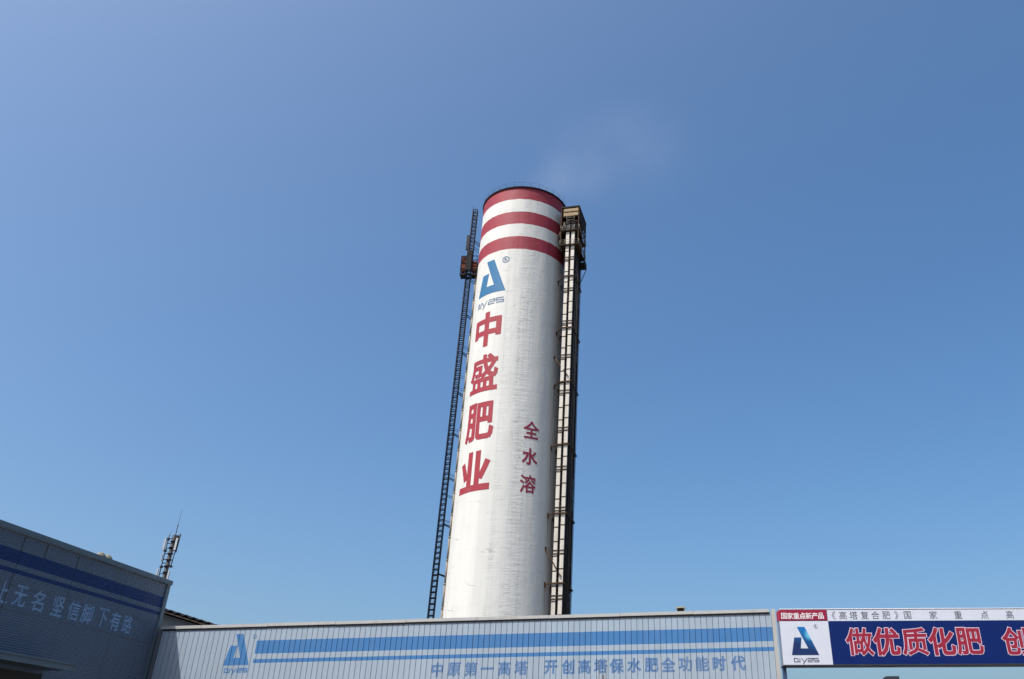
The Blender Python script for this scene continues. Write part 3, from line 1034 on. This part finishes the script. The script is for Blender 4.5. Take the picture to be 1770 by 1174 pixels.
# ------------------------------------------------------------------ the tall hall on the left (its long wall is in shade)
C0 = P0 + wd * -22.50
ld, ln = wn, wd
HT = 10.47
SMAX = 30.0
rp, rb = 0.088, 7.70
hz = [0.0]
hd = [0.0]
z = 0.02
while z < HT - 0.09:
    hz += [z, z + 0.022, z + 0.044, z + 0.066]
    hd += [0.0, -0.020, -0.020, 0.0]
    z += rp
hz.append(HT); hd.append(0.0)
def hdepth(z):
    return float(np.interp(z, hz, hd))
def hall_at(s, z, out=0.0):
    return C0 + ld * s + ln * out + up * z
hall = thing("factory_hall", hall_at(0, 0), "tall blue grey hall in shade with dark blue stripes and pale writing", "building")
mb = MB()
cuts = [9.365, 9.865, 9.013, 9.17]
zs = sorted(set(hz + cuts))
ss = [0.0, 3.1, 6.34, 9.48, 12.6, 15.8, 19.0, 22.2, 25.4, SMAX]
for za, zb_ in zip(zs, zs[1:]):
    zm = (za + zb_) / 2
    mi = 1 if (9.365 < zm < 9.865 or 9.013 < zm < 9.17) else 0
    da, db = hdepth(za), hdepth(zb_)
    mb.mi = mi
    for sa, sb in zip(ss, ss[1:]):
        mb.face([hall_at(sb - 0.008, za, da), hall_at(sa + 0.008, za, da), hall_at(sa + 0.008, zb_, db), hall_at(sb - 0.008, zb_, db)])
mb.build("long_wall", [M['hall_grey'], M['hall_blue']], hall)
mb = MB()   # backing behind the ribbed sheets, roof deck and the other walls
mb.frame_box(C0, ld, ln, up, 0.02, SMAX, -0.16, -0.03, 0, HT - 0.02)
mb.frame_box(C0, ld, ln, up, 0.02, SMAX, -26.0, -25.8, 0, HT - 0.02)
mb.frame_box(C0, ld, ln, up, 0.02, 0.2, -25.8, -0.16, 0, HT - 0.02)
mb.frame_box(C0, ld, ln, up, SMAX - 0.2, SMAX, -25.8, -0.16, 0, HT - 0.02)
mb.build("back_wall", M['trim_dark'], hall)
mb = MB()
mb.frame_box(C0, ld, ln, up, 0.2, SMAX - 0.2, -25.8, -0.16, 9.6, 9.8)
mb.build("roof", M['trim_dark'], hall)
js = [-0.16, 4.05, 8.2, 12.4, 16.6, 20.8, 25.0, SMAX]
for a, b in zip(js, js[1:]):
    mb = MB()
    mb.frame_box(C0, ld, ln, up, a + 0.005, b - 0.005, -0.35, 0.13, HT + 0.05, HT + 0.205)
    mb.frame_box(C0, ld, ln, up, a + 0.005, b - 0.005, 0.10, 0.125, HT - 0.005, HT + 0.048)
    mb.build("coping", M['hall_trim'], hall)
mb = MB()
mb.frame_box(C0, ld, ln, up, -0.14, 0.10, -0.3, 0.06, 0, HT + 0.045)
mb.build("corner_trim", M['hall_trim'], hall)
for z, s0_, s1_ in ((8.62, 0.12, SMAX), (7.69, 0.12, SMAX)):
    mb = MB()
    mb.frame_box(C0, ld, ln, up, s0_, s1_, -0.01, 0.003, z - 0.014, z + 0.014)
    mb.build("sheet_lap", M['trim_dark'], hall)
for s_, za, zb_ in ((9.47, 9.9, HT - 0.05), (9.47, 7.72, 8.99), (8.21, 9.9, HT - 0.05), (6.34, 9.9, HT - 0.05)):
    mb = MB()
    mb.frame_box(C0, ld, ln, up, s_ - 0.022, s_ + 0.022, 0.002, 0.02, za, zb_)
    mb.build("sheet_joint", M['trim_dark'], hall)
def on_hall(bm, name, mat, parent, label=None):
    """glyph x runs to the right in view, i.e. against s"""
    lo = min(v.co.y for v in bm.verts)
    hi = max(v.co.y for v in bm.verts)
    bisect_all(bm, 1, [zz for zz in hz if lo < zz < hi])
    for v in bm.verts:
        v.co = hall_at(-v.co.x, v.co.y, hdepth(v.co.y) + 0.007)
    return finish_bm(bm, name, mat, parent, label)
for ch, s_ in zip('上无名坚信脚下有路', [9.70, 8.81, 7.84, 6.70, 5.75, 4.92, 3.93, 3.05, 2.20]):
    on_hall(glyph_bm(ch, 0.014, (-s_ - 0.34, -s_ + 0.34, 7.865, 8.66)), "wall_character", M['hall_text'], hall)
# canopy and shutter
mb = MB()
mb.frame_box(C0, ld, ln, up, 6.49, 16.0, 0.03, 1.38, 5.80, 5.93)
mb.frame_box(C0, ld, ln, up, 6.46, 16.0, 1.38, 1.43, 5.745, 5.95)
mb.frame_box(C0, ld, ln, up, 6.42, 16.0, 1.30, 1.48, 5.952, 6.00)
mb.build("canopy", M['hall_trim'], hall)
mb = MB()
z = 0.05
while z < 5.6:
    mb.frame_box(C0, ld, ln, up, 6.5, 13.5, 0.012, 0.035, z, z + 0.07)
    mb.frame_box(C0, ld, ln, up, 6.5, 13.5, 0.012, 0.022, z + 0.07, z + 0.10)
    z += 0.10
sh = mb.build("roller_shutter", M['door'], hall)
mb = MB()
mb.frame_box(C0, ld, ln, up, 6.42, 6.5, 0.002, 0.06, 0, 5.7)
mb.build("door_frame", M['hall_trim'], sh)

# ------------------------------------------------------------------ roof ventilators
def vent(loc, ex, ey, wdt, h, mat, label, lumps):
    t = thing("roof_vent", loc, label, "roof vent")
    loc = Vector(loc)
    mb = MB()
    if lumps:
        mb.frame_box(loc, ex, ey, up, -wdt / 2, wdt / 2, -0.18, 0.18, -1.1, h * 0.35)
    else:
        mb.frame_box(loc, ex, ey, up, -wdt / 2, wdt / 2, -0.22, 0.22, -1.1, h * 0.25)
    mb.build("curb", mat, t)
    if lumps:
        for k in (-0.25, 0.22):
            mb = MB()
            c = loc + ex * (wdt * k)
            n, rr = 16, wdt * 0.26
            rings = []
            for j in range(9):
                ph = math.pi * (j / 8) * 0.5
                rings.append((rr * math.cos(ph), h * 0.35 + h * 0.65 * math.sin(ph)))
            for (r0_, z0_), (r1_, z1_) in zip(rings, rings[1:]):
                for i in range(n):
                    a0_, a1_ = 2 * math.pi * i / n, 2 * math.pi * (i + 1) / n
                    q = lambda r, a, zz: c + ex * (r * 1.15 * math.cos(a)) + ey * (r * math.sin(a)) + up * zz
                    mb.face([q(r0_, a0_, z0_), q(r0_, a1_, z0_), q(max(r1_, 1e-3), a1_, z1_), q(max(r1_, 1e-3), a0_, z1_)])
            bmesh.ops.remove_doubles(mb.bm, verts=mb.bm.verts, dist=1e-4)
            mb.build("cowl", mat, t)
    else:
        mb = MB()
        for j in range(3):
            zz = h * (0.27 + 0.2 * j)
            mb.frame_box(loc, ex, ey, up, -wdt / 2 + 0.03, wdt / 2 - 0.03, -0.2, 0.2, zz, zz + h * 0.12)
        mb.frame_box(loc, ex, ey, up, -wdt / 2 + 0.06, wdt / 2 - 0.06, -0.15, 0.15, h * 0.252, h * 0.86)
        mb.build("louvre", M['rusty_steel'], t)
        mb = MB()
        mb.frame_box(loc, ex, ey, up, -wdt / 2 - 0.04, wdt / 2 + 0.04, -0.27, 0.27, h * 0.87, h)
        mb.build("cap", mat, t)
    return t
vent(wall_at(2.80, 8.42, -0.95), wd, -wn, 0.36, 0.42, M['vent'], "small grey louvred vent behind the coping of the pale warehouse", False)
vent(hall_at(4.0, 10.60, -0.75), ld, -ln, 0.95, 0.50, M['vent_cream'], "cream twin-cowl vent above the coping of the shaded hall", True)

# ------------------------------------------------------------------ shed behind, with a dark gable roof
SY = 60.0
shed = thing("storage_shed", (-36, SY, 0), "low shed with a dark sloping roof between the hall and the warehouse", "shed")
def zroof(x):
    return 13.75 - 0.283 * abs(x + 35.9)
mb = MB()
pts = [(-48, 0), (-23.8, 0), (-23.8, zroof(-23.8) - 0.3), (-35.9, zroof(-35.9) - 0.3), (-48, zroof(-48) - 0.3)]
f0 = [mb.bm.verts.new((x, SY, z)) for x, z in pts]
f1 = [mb.bm.verts.new((x, SY + 22, z)) for x, z in pts]
mb.bm.faces.new(f0)
mb.bm.faces.new(f1[::-1])
for i in range(5):
    mb.bm.faces.new((f0[i], f0[(i + 1) % 5], f1[(i + 1) % 5], f1[i]))
mb.build("gable_wall", M['gable'], shed)
mb = MB()
xs = np.arange(-49.0, -22.8, 0.0625)
prev = None
for i, x in enumerate(xs):
    zz = zroof(x) + 0.055 * math.sin(2 * math.pi * x / 0.55) + 0.03
    cur = [(x, SY - 0.7, zz), (x, SY + 22.6, zz), (x, SY - 0.7, zz - 0.07), (x, SY + 22.6, zz - 0.07)]
    if prev:
        mb.face([prev[0], cur[0], cur[1], prev[1]])
        mb.face([prev[2], cur[2], cur[3], prev[3]])
        mb.face([prev[0], cur[0], cur[2], prev[2]])
    prev = cur
bmesh.ops.remove_doubles(mb.bm, verts=mb.bm.verts, dist=1e-4)
mb.build("roof", M['roof_dark'], shed)
mb = MB()
for xa, xb in ((-48.9, -35.9), (-35.9, -22.9)):
    za, zb_ = zroof(xa) - 0.13, zroof(xb) - 0.13
    mb.hexa([(xa, SY - 0.66, za - 0.08), (xb, SY - 0.66, zb_ - 0.08), (xb, SY - 0.02, zb_ - 0.08), (xa, SY - 0.02, za - 0.08), (xa, SY - 0.66, za), (xb, SY - 0.66, zb_), (xb, SY - 0.02, zb_), (xa, SY - 0.02, za)])
mb.build("eave_board", M['eave_wood'], shed)

# ------------------------------------------------------------------ telecom mast behind the hall
TMX, TMY = -36.74, 70.0
tele = thing("telecom_mast", (TMX, TMY, 0), "slim dark antenna mast with white panels and a whip behind the shaded hall", "antenna mast")
mb = MB()
mb.tube((TMX, TMY, 0), (TMX, TMY, 20.05), 0.20, 12, 0.15)
for z in np.arange(1, 20, 0.5):
    mb.tube((TMX, TMY, z), (TMX, TMY, z + 0.07), 0.235, 10)
mb.build("pole", M['pole_grey'], tele)
mb = MB()
mb.tube((TMX + 0.05, TMY, 20.0), (TMX + 0.05, TMY, 20.85), 0.03, 6)
mb.tube((TMX + 0.05, TMY, 20.85), (TMX + 0.06, TMY, 22.2), 0.012, 6)
mb.tube((TMX + 0.05, TMY, 20.8), (TMX + 0.05, TMY, 20.92), 0.045, 6)
mb.build("whip_antenna", M['pole_grey'], tele)
mb = MB()
mb.tube((TMX - 0.42, TMY - 0.1, 15.5), (TMX - 0.40, TMY - 0.1, 20.05), 0.04, 6)
for z in (16.35, 16.9, 17.45, 17.75, 18.05, 18.5, 18.95, 19.35, 19.75):
    mb.bar((TMX - 0.42, TMY - 0.1, z), (TMX, TMY - 0.1, z), 0.06)
for z in (17.45, 18.75, 19.7):
    mb.bar((TMX - 0.5, TMY - 0.1, z), (TMX - 0.34, TMY - 0.1, z), 0.2, 0.18)
    mb.bar((TMX + 0.05, TMY - 0.1, z), (TMX + 0.52, TMY - 0.1, z), 0.07)
for z in (17.5, 19.9):
    mb.bar((TMX + 0.26, TMY - 0.1, z), (TMX + 0.40, TMY - 0.1, z), 0.2, 0.2)
mb.tube((TMX + 0.46, TMY - 0.1, 18.6), (TMX + 0.50, TMY - 0.1, 20.15), 0.06, 6)
mb.tube((TMX + 0.36, TMY - 0.1, 17.65), (TMX + 0.40, TMY - 0.1, 18.6), 0.04, 6)
mb.tube((TMX - 0.36, TMY - 0.1, 20.0), (TMX - 0.36, TMY - 0.1, 20.35), 0.012, 5)
mb.build("mounting_frame", M['pole_grey'], tele)
for dx, za, zb_, w_ in ((-0.56, 18.78, 19.68, 0.15), (-0.56, 16.35, 17.3, 0.11), (0.38, 18.75, 19.75, 0.17), (0.38, 15.8, 17.1, 0.13), (-0.50, 17.9, 18.5, 0.06)):
    mb = MB()
    mb.box(TMX + dx - w_ / 2, TMX + dx + w_ / 2, TMY - 0.26, TMY - 0.15, za, zb_)
    mb.build("panel_antenna", M['antenna_white'], tele, 0.015)

# ------------------------------------------------------------------ the light box sign over the gate on the right
FY = 38.30
K = FY / 39.061
GX = 7.119 * K
def sgn(s, z):
    """sign-face coordinates (metres along, height) measured on the plane y = 39.06, brought to the sign's own distance"""
    return GX + s * K, 1.6 + (z - 1.6) * K
xl, zt_ = sgn(0.0, 8.50)
_, zsplit = sgn(0, 7.978)
_, zbot = sgn(0, 6.16)
xblue, _ = sgn(2.148, 7)
XR = 24.0
sign = thing("gate_sign", (xl, FY, 0), "wide blue and white sign box across the gate with big red characters", "sign")
DEP = 0.55
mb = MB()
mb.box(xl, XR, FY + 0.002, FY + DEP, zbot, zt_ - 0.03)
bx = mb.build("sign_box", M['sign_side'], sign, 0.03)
def face_panel(name, mat, x0, x1, z0, z1, th=0.012, side=None, bev=0.0):
    mb = MB()
    mb.box(x0, x1, FY - th, FY + 0.0015, z0, z1)
    return mb.build(name, mat, sign, bev)
mb = MB()
mb.box(xl - 0.012, xblue, FY - 0.014, FY + DEP, zsplit, zt_ - 0.035)
mb.build("red_panel", M['sign_red'], sign, 0.05)
face_panel("white_panel", M['sign_white'], xl + 0.012, xblue - 0.004, zbot + 0.03, zsplit - 0.003, 0.010)
face_panel("blue_panel", M['sign_blue'], xblue, XR, zbot + 0.045, zsplit - 0.003, 0.012)
face_panel("slogan_strip", M['sign_white'], xblue + 0.003, XR, zsplit, zt_ - 0.06, 0.011)
mb = MB()
mb.box(xl - 0.015, XR, FY - 0.02, FY + DEP + 0.01, zbot - 0.03, zbot + 0.02)
mb.build("bottom_edge", M['black_edge'], sign, 0.012)
mb = MB()
mb.box(xl + 0.06, XR, FY - 0.02, FY + DEP, zt_ - 0.032, zt_ - 0.0)
mb.build("top_edge", M['letter_white'], sign, 0.012)

def on_sign(bm, name, mat, parent, out, label=None):
    for v in bm.verts:
        x, z = sgn(v.co.x, v.co.y)
        v.co = Vector((x, FY - out, z))
    return finish_bm(bm, name, mat, parent, label)
for i, ch in enumerate('国家重点新产品'):
    on_sign(glyph_bm(ch, 0.022 if ch in '点产品' else 0.014, em=0.285, centre=(0.225 + 0.272 * i, 8.20)), "sign_character", M['letter_white'], sign, 0.017)
for ch, s_ in zip('《高塔复合肥》国家重点高', [2.42, 2.829, 3.303, 3.795, 4.265, 4.745, 5.20, 5.687, 6.824, 7.921, 9.09, 10.2]):
    on_sign(glyph_bm(ch, 0.001, em=0.37, centre=(s_, 8.21)), "sign_character", M['letter_grey'], sign, 0.0145)
for ch, s_, d in (('做', 3.405, 0.026), ('优', 4.575, 0.036), ('质', 5.80, 0.028), ('化', 6.985, 0.036), ('肥', 8.185, 0.032), ('创', 10.19, 0.032)):
    o = on_sign(glyph_bm(ch, d + 0.016, em=1.17, centre=(s_, 7.115)), "sign_character", M['letter_pink'], sign, 0.016)
    on_sign(glyph_bm(ch, d - 0.007, em=1.17, centre=(s_, 7.115)), "character_face", M['letter_red'], o, 0.020)
on_sign(poly_bm(scaled(EMBLEM, 0.41, 6.58, 1.185, 1.16)), "emblem", M['emblem_print'], sign, 0.015)
for ch, x0, wdt in (('a', 0.49, 0.24), ('y', 0.80, 0.25), ('e', 1.08, 0.21), ('s', 1.33, 0.21)):
    on_sign(stroke_bm([scaled(l, x0, 6.30, wdt, 0.155) for l in ANGULAR[ch]], 0.032), "emblem_letter", M['letter_grey'], sign, 0.015)
rg = stroke_bm([[(1.575 + 0.085 * math.cos(2 * math.pi * i / 24), 7.75 + 0.085 * math.sin(2 * math.pi * i / 24)) for i in range(24)]], 0.010, True)
gl = glyph_bm('R', 0.0, (1.54, 1.61, 7.70, 7.80))
tmp = bpy.data.meshes.new("tmp"); gl.to_mesh(tmp); gl.free(); rg.from_mesh(tmp); bpy.data.meshes.remove(tmp)
on_sign(rg, "registered_mark", M['letter_grey'], sign, 0.015)
for x0 in (6.99, 23.4):
    mb = MB()
    mb.box(x0, x0 + 0.16, FY + 0.3, FY + 0.46, 0, zbot - 0.031)
    mb.build("post", M['navy_post'], sign, 0.008)

# grey flat-topped cabinet on a pillar beyond the gate
pil = thing("gate_pillar", (11.66, 39.1, 0), "grey flat topped pillar just showing beneath the gate sign", "pillar")
mb = MB()
mb.box(11.40, 11.91, 38.86, 39.34, 0, 5.55)
mb.build("shaft", M['pillar_grey'], pil, 0.02)
mb = MB()
mb.hexa([(11.36, 38.80, 5.552), (11.95, 38.80, 5.552), (11.95, 39.40, 5.552), (11.36, 39.40, 5.552), (11.42, 38.84, 5.70), (11.95, 38.84, 5.70), (11.95, 39.36, 5.70), (11.42, 39.36, 5.70)])
mb.build("cap", M['pillar_grey'], pil, 0.01)

# ------------------------------------------------------------------ faint exhaust drifting off the tower top
mb = MB()
bmesh.ops.create_icosphere(mb.bm, subdivisions=4, radius=1.0)
for v in mb.bm.verts:
    v.co = Vector((1.0 + 31 * v.co.x, 158 + 14 * v.co.y, 136.5 + 24 * v.co.z))
smoke = mb.build("exhaust_smoke", bpy.data.materials.new("smoke"))
sm = smoke.data.materials[0]
sm.use_nodes = True
t = sm.node_tree
t.nodes.remove(t.nodes['Principled BSDF'])
pv = t.nodes.new('ShaderNodeVolumePrincipled')
tc = t.nodes.new('ShaderNodeTexCoord')
nz = t.nodes.new('ShaderNodeTexNoise')
nz.inputs['Scale'].default_value = 0.085
nz.inputs['Detail'].default_value = 3
t.links.new(tc.outputs['Object'], nz.inputs['Vector'])
def mnode(op, a, b):
    nd = t.nodes.new('ShaderNodeMath')
    nd.operation = op
    for i, v in enumerate((a, b)):
        if isinstance(v, (int, float)):
            nd.inputs[i].default_value = v
        else:
            t.links.new(v, nd.inputs[i])
    return nd.outputs[0]
def lobe(centre, radii):
    """smooth puff: 1 at its centre, 0 at its rim"""
    a = t.nodes.new('ShaderNodeVectorMath'); a.operation = 'SUBTRACT'
    t.links.new(tc.outputs['Object'], a.inputs[0]); a.inputs[1].default_value = centre
    b = t.nodes.new('ShaderNodeVectorMath'); b.operation = 'MULTIPLY'
    t.links.new(a.outputs[0], b.inputs[0]); b.inputs[1].default_value = tuple(1 / r for r in radii)
    l = t.nodes.new('ShaderNodeVectorMath'); l.operation = 'LENGTH'
    t.links.new(b.outputs[0], l.inputs[0])
    f = t.nodes.new('ShaderNodeMapRange'); f.interpolation_type = 'SMOOTHERSTEP'
    t.links.new(l.outputs['Value'], f.inputs[0])
    for k_, v_ in zip((1, 2, 3, 4), (0.0, 1.0, 1.0, 0.0)):
        f.inputs[k_].default_value = v_
    return f.outputs[0]
puffs = mnode('ADD', mnode('MULTIPLY', lobe((-9.5, 157, 129.0), (12, 11, 14)), 1.0), mnode('MULTIPLY', lobe((2.0, 158, 136.5), (28, 13, 22)), 0.42))
puffs = mnode('ADD', puffs, mnode('MULTIPLY', lobe((-15.5, 156, 121.5), (9, 9, 9.5)), 1.0))
thr = t.nodes.new('ShaderNodeMapRange')
t.links.new(nz.outputs[0], thr.inputs[0])
for k_, v_ in zip((1, 2, 3, 4), (0.30, 0.75, 0.0, 1.0)):
    thr.inputs[k_].default_value = v_
den = mnode('MULTIPLY', mnode('MULTIPLY', puffs, thr.outputs[0]), 0.0105)
t.links.new(den, pv.inputs['Density'])
pv.inputs['Color'].default_value = (0.92, 0.94, 0.97, 1)
pv.inputs['Anisotropy'].default_value = 0.2
t.links.new(pv.outputs[0], t.nodes['Material Output'].inputs['Volume'])
tag(smoke, "faint pale exhaust drifting from the top of the white tower", "smoke", kind='stuff')
scene.cycles.volume_bounces = 1
scene.cycles.volume_step_rate = 4
